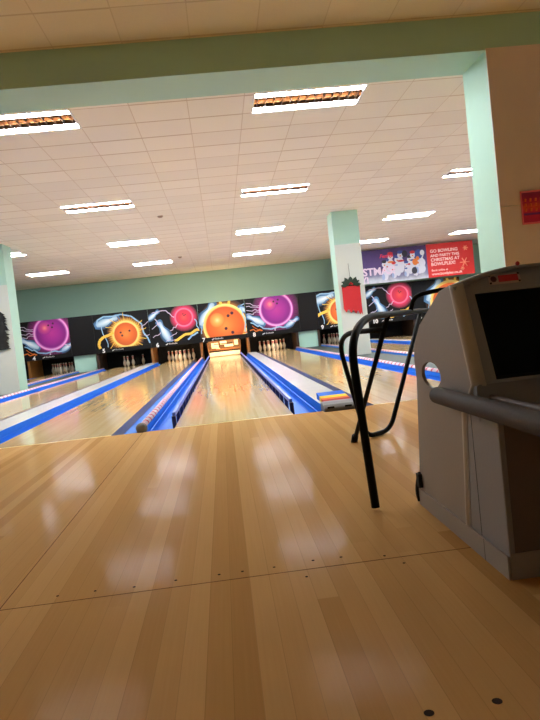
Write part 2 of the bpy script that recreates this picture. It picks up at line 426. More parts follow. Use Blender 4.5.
# dividers -----------------------------------------------------------
def rail_divider(x, label, dotted=True, w=.032, top=.065, y0=FOUL+.0, knob=True):
    t = thing('lane_divider', label, 'lane divider', (x, FOUL, 0), 'slim dotted divider rails between gutters')
    bm = bmesh.new(); box(bm, -w, w, .07, YM-FOUL-.05, -.10, top-.03, 0)
    obj('rail_base', bm, M['blue'], t)
    bm = bmesh.new()
    n = 8; prof = [(w*1.1*math.cos(PI*k/n), top-.03 + .036*math.sin(PI*k/n)) for k in range(n+1)]
    A = [bm.verts.new((p[0], .05, p[1])) for p in prof]; B = [bm.verts.new((p[0], YM-FOUL-.05, p[1])) for p in prof]
    for k in range(n): bm.faces.new((A[k], A[k+1], B[k+1], B[k])).smooth = True
    bm.faces.new(A); bm.faces.new(B[::-1])
    obj('rail_cover', bm, M['rail_dots'], t)
    if knob:
        bm = bmesh.new(); bmesh.ops.create_uvsphere(bm, u_segments=16, v_segments=10, radius=.052)
        for v in bm.verts: v.co.z = max(v.co.z, -.05); v.co.y = v.co.y if v.co.y < 0 else v.co.y*1.3
        obj('end_knob', bm, M['knob'], t, (0, .02, .03), smooth=True)
rail_divider(-.80, 'slim pink dotted rail with a grey knob between lanes six and seven')
rail_divider(-4.25, 'slim dotted rail along the deck of the left pillar, beside lane five', knob=False)
rail_divider(-5.13, 'slim dotted rail behind the left pillar, beside lane four', knob=False)
rail_divider(2.60, 'slim dotted rail in front of the white pillar, beside lane eight', knob=False)
rail_divider(3.50, 'slim dotted rail behind the white pillar, beside lane nine', knob=False)
rail_divider(6.96, 'slim dotted rail on the far right beyond lane ten', knob=False)

def wide_divider(x0, x1, label, sticker=False, top=.05):
    t = thing('lane_divider', label, 'lane divider', ((x0+x1)/2, FOUL, 0), 'wide silver capped dividers between lanes'); w = (x1-x0)/2
    bm = bmesh.new(); fs = box(bm, -w, w, .12, YM-FOUL-.05, -.10, top, 1); fs[1].material_index = 0
    obj('capping', bm, [M['capping'], M['blue']], t, bevel=.006)
    bm = bmesh.new()
    n = 10
    prof = [(-.06, .0), (-.055, .03), (-.02, .058), (.06, .072), (.16, .072), (.16, -.02), (-.05, -.004)]
    A = [bm.verts.new((-w-.002, y, z)) for y, z in prof]; B = [bm.verts.new((w+.002, y, z)) for y, z in prof]
    for k in range(len(prof)): bm.faces.new((A[k], A[(k+1) % len(prof)], B[(k+1) % len(prof)], B[k]))
    bm.faces.new(A[::-1]); bm.faces.new(B)
    for v in bm.verts: v.co.y -= .04
    e = obj('end_cap', bm, M['knob'], t, bevel=.012, segs=3)
    bm = bmesh.new()
    for s in (-.6, .45): box(bm, s*w-.03, s*w+.03, -.094, -.076, .026, .042)
    obj('slot', bm, M['black'], e)
    if sticker:
        bm = bmesh.new(); cols = [rgb(176, 34, 26), rgb(236, 110, 26), rgb(246, 206, 50), rgb(36, 104, 220)]
        ms = [mat(f'sticker_stripe_{i}', c, .7, spec=.15) for i, c in enumerate(cols)]
        ys = [.12, .20, .27, .38, .56]
        for i in range(4):
            z0 = .070 + (ys[i]-.12)*.09; z1 = .070 + (ys[i+1]-.12)*.09
            v = [bm.verts.new(p) for p in ((-w*.80, ys[i], z0), (w*.90, ys[i], z0), (w*.90, ys[i+1], z1), (-w*.80, ys[i+1], z1), (-w*.80, ys[i], top), (w*.90, ys[i], top), (w*.90, ys[i+1], top), (-w*.80, ys[i+1], top))]
            for q in ((0,1,2,3), (4,7,6,5), (0,4,5,1), (1,5,6,2), (2,6,7,3), (3,7,4,0)):
                bm.faces.new([v[j] for j in q]).material_index = i
        s = obj('sticker_panel', bm, ms, t); s['label'] = 'blue, yellow, orange and red striped panel'
wide_divider(.825, 1.125, 'wide silver divider with a grey end and a striped coloured panel, beside lane seven', True)
wide_divider(-2.705, -2.345, 'wide silver divider without a striped panel, between lanes five and six')
wide_divider(5.06, 5.38, 'wide silver divider far right beyond lane nine')

# ------------------------------------------------------------------ pins
PROF = [(.0, 0), (.0258, 0), (.030, .012), (.048, .06), (.0605, .115), (.058, .15), (.046, .19), (.033, .225), (.026, .25), (.0235, .262), (.0245, .285), (.029, .31), (.0325, .34), (.030, .36), (.020, .376), (.006, .381)]
MIS = [0]*8 + [1, 0, 1] + [0]*4
def make_pin():
    bm = bmesh.new(); lathe(bm, PROF[1:], 14, MIS)
    return obj('bowling_pin', bm, [M['pinwhite'], M['pinred']])
S = .3048; RW = S*math.sqrt(3)/2
SPOT = {1: (0,0), 2: (-.5,1), 3: (.5,1), 4: (-1,2), 5: (0,2), 6: (1,2), 7: (-1.5,3), 8: (-.5,3), 9: (.5,3), 10: (1.5,3)}
PL = {1: 'front pin of the triangle', 2: 'left pin of the second row', 3: 'right pin of the second row', 4: 'left pin of the third row', 5: 'middle pin of the third row', 6: 'right pin of the third row',
      7: 'leftmost pin of the back row', 8: 'second pin from the left in the back row', 9: 'third pin from the left in the back row', 10: 'rightmost pin of the back row'}
proto = make_pin(); first = True
for n, which in [(4, range(1, 11)), (5, (2, 1, 3, 10)), (6, range(1, 11)), (8, range(1, 11)), (9, (1, 2, 4, 5, 7, 8))]:
    for w in which:
        p = proto if first else proto.copy()
        if not first: C.objects.link(p)
        first = False
        sx, sy = SPOT[w]
        p.location = (LANE[n] + sx*S, FOUL + 18.29 + sy*RW, 0)
        tag(p, f'white bowling pin on lane {NW[n]}, {PL[w]}', 'bowling pin', f'pins standing on lane {NW[n]}')

# pit kickbacks, curtain, deck light strips, sweep
warm = (1.0, .66, .38, 1)
EDGE = sorted([(-6.80, 4), (-5.12, 4.5), (-4.42, 4.6), (-2.52, 5), (-.79, 6), (.90, 7), (2.67, 8), (3.44, 8.5), (5.22, 9), (6.97, 10), (8.65, 11)])
for x, nn in EDGE:
    bm = bmesh.new(); box(bm, x-.035, x+.035, YM+.03 if nn != 4.5 else YM+.52, YW-.1, -.12, .62)
    struct('wall_kickback', bm, M['gold'] if nn in (4, 6, 7, 5) else M['kick'])  # gold beside lit pits, dark elsewhere: pit light put into the colour
bm = bmesh.new(); box(bm, XL, XR, YW-.1, YW-.02, -.12, 1.2); struct('wall_pit_curtain', bm, M['black'])

# sweep and table of the machine on lane 7
t = thing('pinsetter', 'cream lit pinsetter lowered in the bright pit of lane seven', 'pinsetter', (LANE[7], YM+.35, 0))
bm = bmesh.new(); box(bm, -.55, .55, 0, .03, .03, .17); obj('sweep_bar', bm, M['cream'], t, bevel=.008)
bm = bmesh.new()
for s in (-1, 1): tube(bm, fillet([(s*.56, .02, .10), (s*.58, .05, .30), (s*.60, .5, .52)], .1), .02, 8)
obj('sweep_arm', bm, M['gold'], t)
bm = bmesh.new(); box(bm, -.58, .58, .37, .43, .20, .60)
obj('table_front', bm, mat('table_brown', rgb(104, 74, 44), .5, .3, noise=.2, nscale=9), t, bevel=.01)
bm = bmesh.new(); box(bm, -.56, .56, .10, .13, -.0, .06); obj('sweep_board', bm, M['cream'], t, bevel=.008)
for x0, x1, z0, z1 in [(-.46, -.20, .30, .50), (-.14, .10, .42, .54), (.02, .34, .32, .41), (.38, .52, .36, .54), (-.30, -.16, .22, .31)]:
    bm = bmesh.new(); box(bm, x0, x1, .345, .37, z0, z1); obj('machine_block', bm, M['cream'], t, bevel=.01)
bm = bmesh.new(); box(bm, -.36, .30, .335, .345, .435, .465); obj('table_bar', bm, M['black'], t)
bm = bmesh.new(); box(bm, -.58, .58, .30, .34, .225, .275); obj('table_rail', bm, M['gold'], t)
# ------------------------------------------------------------------ masking units and their printed pictures
def P3(name, a, b): return radial(name, a, b)
K = (lin(9), lin(7), lin(11), 1)
M['purple'] = radial('print_purple_ball', [(0, rgb(186, 48, 150)), (.5, rgb(160, 30, 146)), (.80, rgb(128, 20, 128)), (.86, rgb(200, 90, 190)), (.92, rgb(250, 190, 235)), (.96, rgb(240, 140, 220)), (1.0, rgb(190, 50, 160))])
M['pglow'] = radial('print_purple_glow', [(.0, rgb(200, 50, 165)), (.70, rgb(190, 44, 158)), (.82, rgb(110, 18, 92)), (1.0, K)])
M['orange'] = radial('print_orange_ball', [(0, rgb(246, 150, 66)), (.5, rgb(232, 112, 40)), (.85, rgb(214, 92, 30)), (.9, rgb(255, 214, 110)), (1.0, rgb(255, 236, 150))])
M['oglow'] = radial('print_orange_glow', [(0, rgb(255, 230, 130)), (.62, rgb(255, 220, 110)), (.78, rgb(196, 124, 30)), (.9, rgb(84, 46, 12)), (1.0, K)])
M['pink'] = radial('print_pink_ball', [(0, rgb(240, 90, 80)), (.4, rgb(226, 50, 70)), (.8, rgb(214, 40, 84)), (.88, rgb(255, 130, 160)), (1, rgb(250, 100, 150))])
M['kglow'] = radial('print_pink_glow', [(0, rgb(240, 70, 110)), (.66, rgb(226, 50, 100)), (1.0, K)])
M['bluepin'] = radial('print_blue_pin', [(0, rgb(244, 250, 255)), (.45, rgb(196, 222, 240)), (1.0, rgb(86, 140, 180))])
M['bglow'] = radial('print_blue_glow', [(0, rgb(120, 170, 214)), (.6, rgb(60, 110, 160)), (1.0, K)])
M['yb'] = mat('print_yellow_bolt', rgb(255, 206, 80), .45)
M['ob'] = mat('print_orange_bolt', rgb(232, 120, 34), .45)
M['bb'] = mat('print_blue_bolt', rgb(150, 196, 230), .45)
M['pb'] = mat('print_pale_bolt', rgb(206, 190, 216), .45)
M['phl'] = radial('print_purple_highlight', [(0, rgb(250, 150, 140)), (.4, rgb(214, 80, 140)), (1.0, rgb(164, 34, 146))])
M['ohl'] = radial('print_orange_highlight', [(0, rgb(255, 226, 160)), (.4, rgb(250, 180, 90)), (1.0, rgb(238, 126, 48))])
M['hole'] = mat('print_hole', rgb(70, 16, 50), .45)
ART = ['purple', 'pglow', 'orange', 'oglow', 'pink', 'kglow', 'bluepin', 'bglow', 'yb', 'ob', 'bb', 'pb', 'hole', 'phl', 'ohl']
AI = {k: i for i, k in enumerate(ART)}
class Art:
    def __init__(s, x0, x1, z0, z1):
        s.bm = bmesh.new(); s.uv = s.bm.loops.layers.uv.new('UVMap'); s.lim = (x0, x1, z0, z1); s.y = 0
    def poly(s, pts, m, uvf):
        x0, x1, z0, z1 = s.lim
        # clip to the panel (Sutherland-Hodgman)
        P = [tuple(p) for p in pts]
        for ax, v, sg in ((0, x0, 1), (0, x1, -1), (1, z0, 1), (1, z1, -1)):
            Q = []
            for i in range(len(P)):
                a, b = P[i-1], P[i]; da = (a[ax]-v)*sg; db = (b[ax]-v)*sg
                if da*db < 0:
                    k = da/(da-db); Q.append((a[0]+(b[0]-a[0])*k, a[1]+(b[1]-a[1])*k))
                if db >= 0: Q.append(b)
            P = Q
            if len(P) < 3: return
        f = s.bm.faces.new([s.bm.verts.new((p[0], -s.y, p[1])) for p in P]); f.material_index = AI[m]
        for l, p in zip(f.loops, P): l[s.uv].uv = uvf(p)
    def up(s): s.y += .0012
    def disc(s, cx, cz, r, m, n=48, spikes=0, amp=0, sx=1):
        s.up(); K = n if not spikes else spikes*2
        rim = []
        rnd = random.Random(int((cx*31+cz*77)*100))
        for k in range(K):
            a = 2*PI*k/K
            rr = r if not spikes else (r*(1-amp) if k % 2 else r*(1-amp*rnd.random()*.7))
            rim.append((cx+sx*rr*math.cos(a), cz+rr*math.sin(a)))
        uvf = lambda p: ((p[0]-cx)/r/sx, (p[1]-cz)/r)
        for k in range(K): s.poly([(cx, cz), rim[k], rim[(k+1) % K]], m, uvf)
    def bolt(s, pts, w, m):
        s.up()
        for i in range(len(pts)-1):
            (x0, z0), (x1, z1) = pts[i], pts[i+1]
            dx, dz = x1-x0, z1-z0; L = math.hypot(dx, dz) or 1; nx, nz = -dz/L*w/2, dx/L*w/2
            s.poly([(x0-nx, z0-nz), (x1-nx, z1-nz), (x1+nx, z1+nz), (x0+nx, z0+nz)], m, lambda p: (.5, 0))
    def pin(s, cx, cz, L, ang, grow=1.0):
        ca, sa = math.cos(ang), math.sin(ang)
        for m, g in (('bglow', 1.55), ('bluepin', 1.0)):
            s.up(); half = []
            for r, z in PROF[1:]:
                half.append(((r*L/.381*1.15*g + (g-1)*.02), (z/.381-.5)*L*(1+(g-1)*.35)))
            T = lambda u, v: (cx + u*ca - v*sa, cz + u*sa + v*ca)
            for i in range(len(half)-1):
                (u0, v0), (u1, v1) = half[i], half[i+1]
                ru = L*.19*g
                for sg in (-1, 1):
                    pts = [T(0, v0), T(sg*u0, v0), T(sg*u1, v1), T(0, v1)]
                    def uvf(p, sg=sg):
                        qx, qz = p[0]-cx, p[1]-cz; u = qx*ca+qz*sa; v = -qx*sa+qz*ca
                        return (u/ru, v/(L*.62*g) * .8)
                    s.poly(pts, m, uvf)
    def done(s, parent, loc):
        o = obj('mural_print', s.bm, [M[k] for k in ART], parent, loc); return o
def zig(x0, z0, x1, z1, n=6, j=.05, seed=1):
    rnd = random.Random(seed); out = []
    for k in range(n+1):
        t = k/n; e = 0 if k in (0, n) else j
        out.append((x0+(x1-x0)*t + rnd.uniform(-e, e), z0+(z1-z0)*t + rnd.uniform(-e, e)))
    return out
Z0, Z1 = .72, 1.945
def picture(a, kind, c):
    if kind == 'purple':      # lanes 4 and 8
        x, z = c+.11, 1.47
        a.disc(x, z, .86, 'pglow', 64); a.disc(x, z, .80, 'pglow', spikes=60, amp=.16); 
        a.pin(x-.76, z-.30, .66, 1.05); a.pin(x+.52, z-.52, .5, -1.05)
        a.disc(x, z, .615, 'purple', 64)
        a.disc(x-.20, z+.20, .24, 'phl', 32)
        for q in ((-.06, .28), (.10, .33), (.06, .2)): a.disc(x+q[0], z+q[1], .035, 'hole', 12)
        a.bolt(zig(x-.95, z-.38, x-.36, z-.66, 5, .06, 3), .04, 'bb'); a.bolt(zig(x-.36, z-.66, x+.42, z-.64, 6, .04, 4), .05, 'bb')
        a.bolt(zig(x-.05, z-.58, x-.10, z-.76, 3, .03, 6), .04, 'pb'); a.bolt(zig(x+.42, z-.44, x+.66, z-.50, 3, .03, 8), .04, 'pb')
        for k, dz in enumerate((-.06, .05, .15, .24)): a.bolt(zig(x-.58, z+dz*.8, x-1.05, z+dz*1.3, 5, .05, 9+k), .02, 'pb')
        a.bolt(zig(x-1.0, z-.66, x-.55, z-.70, 4, .05, 14), .035, 'ob'); a.bolt(zig(x-.9, z-.5, x-.6, z-.72, 4, .05, 15), .02, 'ob')
    elif kind == 'orange':    # lanes 5 and 9
        x, z = c+.05, 1.165
        a.disc(x, z, .66, 'oglow', 64)
        a.pin(x-.60, z+.50, .78, -1.30)
        a.bolt([(x-.98, z+.40), (x-.92, z+.58), (x-.70, z+.68), (x-.40, z+.66), (x-.1, z+.70), (x+.25, z+.60), (x+.42, z+.44), (x+.58, z+.30), (x+.62, z-.02), (x+.74, z-.20), (x+.80, z-.40)], .05, 'bb')
        a.bolt(zig(x-.80, z+.35, x-.66, z-.4, 6, .04, 22), .03, 'bb')
        a.disc(x, z, .72, 'oglow', spikes=46, amp=.36); a.disc(x, z, .455, 'orange', 56)
        for q in ((-.17, .07), (.14, .10), (-.13, -.04)): a.disc(x+q[0], z+q[1], .035, 'hole', 12)
        a.bolt([(x-.42, z+.10), (x-.58, z+.02), (x-.78, z-.03), (x-.92, z-.14), (x-.97, z-.30), (x-.92, z-.42)], .095, 'yb')
        a.bolt(zig(x+.56, z+.12, x+.98, z+.42, 5, .05, 24), .022, 'pb'); a.bolt(zig(x+.62, z-.1, x+.96, z-.14, 4, .04, 25), .022, 'pb')
        a.bolt(zig(x+.0, z+.5, x-.02, z+.76, 3, .03, 28), .02, 'yb')
        for k, an in enumerate((.5, .1, -.4, -.8, 2.2, 2.6, 3.7)): a.bolt(zig(x+.45*math.cos(an), z+.45*math.sin(an), x+.74*math.cos(an+.1), z+.74*math.sin(an+.1), 4, .03, 50+k), .022, 'yb')
    elif kind == 'pink':      # lanes 6 and 10
        x, z = c+.33, 1.53
        a.disc(x, z, .50, 'kglow', 48); a.disc(x, z, .52, 'kglow', spikes=50, amp=.24)
        a.pin(x-.74, z-.42, .76, .42); a.pin(x-1.06, z+.17, .46, -.95)
        a.disc(x, z, .335, 'pink', 48)
        for q in ((-.02, .12), (.06, .09), (.01, .06)): a.disc(x+q[0], z+q[1], .022, 'hole', 10)
        a.bolt(zig(x-1.1, z+.26, x-.6, z+.30, 5, .04, 31), .028, 'pb'); a.bolt(zig(x-.6, z+.30, x-.34, z+.04, 5, .04, 38), .028, 'pb')
        a.bolt(zig(x-1.02, z+.05, x-.86, z-.2, 4, .05, 32), .028, 'pb'); a.bolt(zig(x-.84, z-.1, x-1.15, z-.3, 4, .05, 39), .022, 'pb')
        a.bolt(zig(x-.52, z-.42, x-.24, z-.22, 5, .04, 33), .025, 'pb'); a.bolt(zig(x-1.15, z-.60, x-.86, z-.45, 4, .04, 34), .024, 'pb')
        a.bolt(zig(x-.6, z-.66, x-.3, z-.5, 5, .05, 40), .02, 'pb'); a.bolt(zig(x-.7, z-.78, x-.3, z-.74, 5, .03, 41), .02, 'pb')
        a.bolt([(x-.40, z-.82), (x-.20, z-.70), (x-.02, z-.60), (x+.18, z-.60), (x+.38, z-.48), (x+.66, z-.50)], .085, 'yb')
        a.bolt(zig(x+.06, z-.80, x+.44, z-.58, 5, .04, 35), .06, 'bb'); a.bolt(zig(x+.36, z-.1, x+.50, z-.50, 5, .03, 36), .035, 'bb')
    elif kind == 'big':       # lanes 7 and 11
        x, z = c+.12, 1.08
        a.disc(x, z, .98, 'oglow', 72, sx=.97)
        a.pin(x-.60, z+.47, .90, -.62); a.pin(x+.92, z+.40, .80, 1.15)
        a.disc(x, z, .78, 'orange', 64)
        a.disc(x-.26, z+.22, .26, 'ohl', 32)
        for q in ((.28, .42), (.14, .34), (.02, -.10), (.24, -.26)): a.disc(x+q[0], z+q[1], .055, 'hole', 14)
        a.bolt([(x-.06, z+.76), (x-.10, z+.90), (x-.20, z+1.0)], .09, 'yb'); a.bolt([(x+.20, z+.74), (x+.24, z+.90), (x+.38, z+.98)], .09, 'yb')
        a.bolt(zig(x+.66, z+.5, x+.72, z-.36, 6, .05, 42), .035, 'bb'); a.bolt(zig(x+.62, z+.66, x+1.1, z+.78, 5, .04, 43), .03, 'bb'); a.bolt(zig(x+.64, z+.6, x+.66, z+.3, 4, .03, 46), .03, 'bb')
        a.bolt(zig(x+.72, z-.1, x+1.0, z-.2, 5, .05, 44), .06, 'ob'); a.bolt(zig(x+.6, z-.3, x+.95, z-.3, 4, .04, 47), .04, 'ob'); a.bolt(zig(x-.74, z+.2, x-.86, z-.2, 5, .05, 45), .03, 'bb')
KIND = {4: 'purple', 5: 'orange', 6: 'pink', 7: 'big', 8: 'purple', 9: 'orange', 10: 'pink', 11: 'big'}
SPAN = {4: (-7.15, -5.27), 5: (-4.44, -2.52), 6: (-2.52, -.77), 7: (-.77, .90), 8: (.90, 2.80), 9: (3.47, 5.26), 10: (5.26, 6.95), 11: (6.95, 8.75)}
PLAB = {'purple': 'purple ball', 'orange': 'orange ball with a yellow glow', 'pink': 'small pink ball and white pin', 'big': 'big orange ball'}
for n, (x0, x1) in SPAN.items():
    t = thing('masking_unit', f'black mask panel printed with a {PLAB[KIND[n]]}, above pit {NW[n]}', 'masking unit', (0, YM, 0), 'printed mask panels over the pits')
    bm = bmesh.new(); box(bm, x0+.004, x1-.004, 0, .05, Z0, Z1); obj('panel', bm, M['mask'], t)
    bm = bmesh.new(); box(bm, x0+.002, x1-.002, -.02, .06, Z0-.14, Z0); st = obj('number_strip', bm, M['black'], t, bevel=.006)
    a = Art(x0+.01, x1-.01, Z0, Z1-.005); a.y = .0008
    picture(a, KIND[n], LANE[n] + {4: -.13, 5: .08, 8: .06, 11: .45}.get(n, 0)); a.done(t, (0, 0, 0))
    lx = {4: -6.62}.get(n, LANE[n]-.74)
    lx = max(lx, x0+.05)
    bm = bmesh.new(); text_into(bm, str(n), .20, face_m(lx, -.022, Z0-.13), 0, bold=.006)
    obj('lane_number', bm, M['white'], st)
    bm = bmesh.new()          # a small maker's line, too small to read
    x = lx+.34
    tube(bm, [(x, -.022, Z0-.09), (x+.09, -.022, Z0-.05)], .014, 6)
    for k, hgt in enumerate((.05, .03, .03, .045, .03, .03, .045, .03)):
        tube(bm, [(x+.13+k*.036, -.022, Z0-.085), (x+.14+k*.036, -.022, Z0-.085+hgt)], .009, 6)
    obj('maker_mark', bm, M['white'], st)
    s_ = {4: .6, 5: .2, 6: 18, 7: 60, 8: 18, 9: .2, 10: 2, 11: 1}[n]
    bm = bmesh.new(); box(bm, LANE[n]-.5, LANE[n]+.5, .10, .14, .68, .72)
    obj('pin_light', bm, estrip(f'pin_light_glow_{n}', (1.0, .66, .36, 1), s_), t)
for x0, x1, lab in [(-5.27, -4.44, 'plain black filler panel between the masks over pits four and five'), (2.80, 3.47, 'plain black filler panel between the masks over pits eight and nine')]:
    bm = bmesh.new(); box(bm, x0, x1, YM, YM+.05, Z0-.14, Z1); tag(obj('filler_panel', bm, M['mask']), lab, 'mask panel')

# ------------------------------------------------------------------ Christmas banner hung in front of the masks
YB = 23.15; bx0, bx1, bz0, bz1 = 4.25, 9.20, 1.985, 3.17; bxm = 7.50
t = thing('christmas_banner', 'purple and red Christmas banner hanging above the masks, right of the white pillar', 'banner', (0, YB, 0))
def grad_z(name, stops, z0, z1):
    m = bpy.data.materials.new(name); m.use_nodes = True; nt = m.node_tree; b = nt.nodes['Principled BSDF']
    tc = nt.nodes.new('ShaderNodeTexCoord'); sp = nt.nodes.new('ShaderNodeSeparateXYZ'); nt.links.new(tc.outputs['Object'], sp.inputs[0])
    mr = nt.nodes.new('ShaderNodeMapRange'); mr.inputs['From Min'].default_value = z0; mr.inputs['From Max'].default_value = z1
    nz = nt.nodes.new('ShaderNodeTexNoise'); nz.inputs['Scale'].default_value = 2.5; nt.links.new(tc.outputs['Object'], nz.inputs[0])
    nt.links.new(sp.outputs['Z'], mr.inputs['Value'])
    f = math_node(nt, 'ADD', mr.outputs['Result'], math_node(nt, 'MULTIPLY', math_node(nt, 'SUBTRACT', nz.outputs['Fac'], .5), .5))
    cr = nt.nodes.new('ShaderNodeValToRGB'); el = cr.color_ramp.elements; el[0].position = stops[0][0]; el[0].color = stops[0][1]; el[1].position = stops[-1][0]; el[1].color = stops[-1][1]
    for p, c in stops[1:-1]: el.new(p).color = c
    nt.links.new(f, cr.inputs[0]); nt.links.new(cr.outputs[0], b.inputs['Base Color']); b.inputs['Roughness'].default_value = .6
    return m
bm = bmesh.new(); box(bm, bx0, bxm, 0, .006, bz0, bz1)
obj('picture_cloth', bm, grad_z('banner_night', [(0, rgb(196, 204, 214)), (.2, rgb(128, 128, 160)), (.45, rgb(78, 58, 118)), (1, rgb(58, 34, 92))], bz0, bz1), t)
bm = bmesh.new(); rnd = random.Random(5)
cols = [rgb(206, 208, 222), rgb(52, 74, 150), rgb(222, 120, 40), rgb(200, 40, 50), rgb(30, 30, 50), rgb(150, 170, 210)]
bmats = [mat(f'banner_ink_{i}', c, .6) for i, c in enumerate(cols)]
def bdisc(cx, cz, rx, rz, y, mi, n=16):
    vs = [bm.verts.new((cx+rx*math.cos(2*PI*k/n), y, cz+rz*math.sin(2*PI*k/n))) for k in range(n)]
    bm.faces.new(vs).material_index = mi
yy = -.001
for i in range(12):           # a crowd of plain snow-white figures in hats
    cx = 5.95 + i*.125 + rnd.uniform(-.04, .04); s = rnd.uniform(.8, 1.25); cz = 2.30 + (i % 3)*.12
    for dx, dz, rx, rz, mi in [(0, 0, .10, .22, 0), (0, .28, .085, .09, 0), (0, .37, .085, .05, rnd.choice((1, 3, 4))), (0, .12, .10, .03, rnd.choice((2, 3, 1, 5))), (.0, .26, .025, .02, 2), (-.07, -.10, .05, .1, rnd.choice((0, 5)))]:
        yy -= .0006; bdisc(cx+dx*s, cz+dz*s, rx*s, rz*s, yy, mi)
for cx, cz, r, mi in [(7.2, 2.86, .14, 1), (7.05, 2.6, .1, 2), (7.3, 2.55, .12, 0), (6.7, 2.92, .1, 4), (7.33, 2.9, .08, 0), (7.28, 2.34, .13, 0), (7.0, 2.3, .1, 4), (7.15, 2.72, .06, 2)]:
    yy -= .0006; bdisc(cx, cz, r, r*1.2, yy, mi)
obj('printed_figures', bm, bmats, t)
M['letter_pale'] = mat('banner_letter_pale', rgb(226, 206, 226), .6); M['letter_white'] = mat('banner_letter_white', rgb(246, 214, 208), .6)
def line(s, size, x, y, z, m, bold):
    bm = bmesh.new(); text_into(bm, s, size, face_m(x, y, z), 0, bold=bold); obj('lettering', bm, m, t)
line('CHRISTMAS!', .36, 4.32, yy-.004, 2.28, M['letter_pale'], .012); line('PARTY!', .30, 4.36, yy-.004, 2.02, M['letter_pale'], .012)
bm = bmesh.new(); text_into(bm, 'Festive', .17, face_m(5.80, -.012, 2.86), 0, shear=.3, bold=.006); obj('banner_script', bm, mat('banner_pink', rgb(220, 50, 90), .6), t)
bm = bmesh.new(); box(bm, bxm, bx1, 0, .006, bz0, bz1); obj('red_cloth', bm, mat('banner_red', rgb(206, 40, 38), .65), t)
for k, (s, sz) in enumerate([('GO BOWLING', .155), ('AND PARTY THIS', .135), ('CHRISTMAS AT', .155), ('BOWLPLEX!', .165)]):
    line(s, sz, bxm+.13, -.004, 2.86-k*.155, M['letter_white'], .003)
line('Book online at', .10, bxm+.13, -.004, 2.20, M['letter_white'], .001); line('www.bowlplex.co.uk', .13, bxm+.13, -.004, 2.06, M['letter_white'], .002)
bm = bmesh.new()
for cx, cz, r in [(8.85, 2.42, .17), (8.92, 2.92, .09), (8.75, 2.2, .07)]:
    for k in range(3):
        a = PI*k/3; tube(bm, [(cx-r*math.cos(a), -.003, cz-r*math.sin(a)), (cx+r*math.cos(a), -.003, cz+r*math.sin(a))], .018, 6)
obj('printed_snowflakes', bm, mat('banner_flake', rgb(236, 140, 110), .6), t)
bm = bmesh.new()
for x in (bx0+.1, bxm, bx1-.1): tube(bm, [(x, .003, bz1), (x, .003, H)], .004, 6)
obj('hanging_wire', bm, M['frame'], t)

# ------------------------------------------------------------------ pennants on the pillars
t = thing('christmas_pennant', 'red zigzag pennant topped with dark holly, hanging on the white pillar', 'pennant', (2.965, 14.66, -.02))
bm = bmesh.new()
top, x0, x1 = 1.575, -.205, .205
bot = [(-.205, 1.07), (-.155, .99), (-.10, 1.06), (-.045, .96), (.005, 1.04), (.06, .94), (.11, 1.01), (.155, .915), (.18, .96), (.205, .90)]
def wav(x, z): return .012*math.sin(x*22)*(1.6-z)
for i in range(len(bot)-1):
    n = 6
    for k in range(n):
        q = []
        for (xx, zz), tt in ((bot[i], k/n), (bot[i+1], k/n), (bot[i+1], (k+1)/n), (bot[i], (k+1)/n)):
            z = zz + (top-zz)*tt; q.append((xx, wav(xx, z), z))
        bm.faces.new([bm.verts.new(p) for p in q])
bmesh.ops.remove_doubles(bm, verts=bm.verts[:], dist=1e-5)
o = obj('cloth', bm, M['cloth_red'], t); sm = o.modifiers.new('s', 'SOLIDIFY'); sm.thickness = .006
bm = bmesh.new()
def leaf(cx, cz, L, w, ang, y):
    ca, sa = math.cos(ang), math.sin(ang); P = []
    for k in range(13):
        tt = k/12; wv = w*math.sin(PI*tt)*(1.25 if k % 2 else .75); P.append((tt*L, wv))
    P += [(a, -b) for a, b in P[-2:0:-1]]
    vs = [bm.verts.new((cx+u*ca-v*sa, y-.012*abs(v)/w, cz+u*sa+v*ca)) for u, v in P]
    bm.faces.new(vs)
for cx, cz, L, w, a, y in [(0, 1.60, .17, .05, PI/2, -.02), (0, 1.60, .22, .05, .35, -.015), (0, 1.60, .22, .05, PI-.35, -.015), (-.05, 1.60, .18, .05, 2.0, -.025), (.05, 1.60, .18, .05, 1.1, -.025), (-.06, 1.59, .17, .04, PI, -.03), (.06, 1.59, .17, .04, 0, -.03), (0, 1.66, .12, .045, PI/2, -.035)]:
    leaf(cx, cz, L, w, a, y)
o = obj('holly_sprig', bm, M['leaf'], t); sm = o.modifiers.new('s', 'SOLIDIFY'); sm.thickness = .004
bm = bmesh.new()
for x, z in ((-.03, 1.60), (.03, 1.605), (0, 1.635)): 
    r = bmesh.ops.create_icosphere(bm, subdivisions=2, radius=.02, matrix=Matrix.Translation((x, -.045, z)))
obj('berry', bm, M['red'], t, smooth=True)
bm = bmesh.new(); tube(bm, [(-.21, 0, 1.578), (.21, 0, 1.578)], .009, 8); obj('hanging_bar', bm, M['black'], t)
bm = bmesh.new(); tube(bm, [(0, 0, 1.76), (-.005, .02, 2.07)], .004, 6); obj('cord', bm, M['leaf'], t)

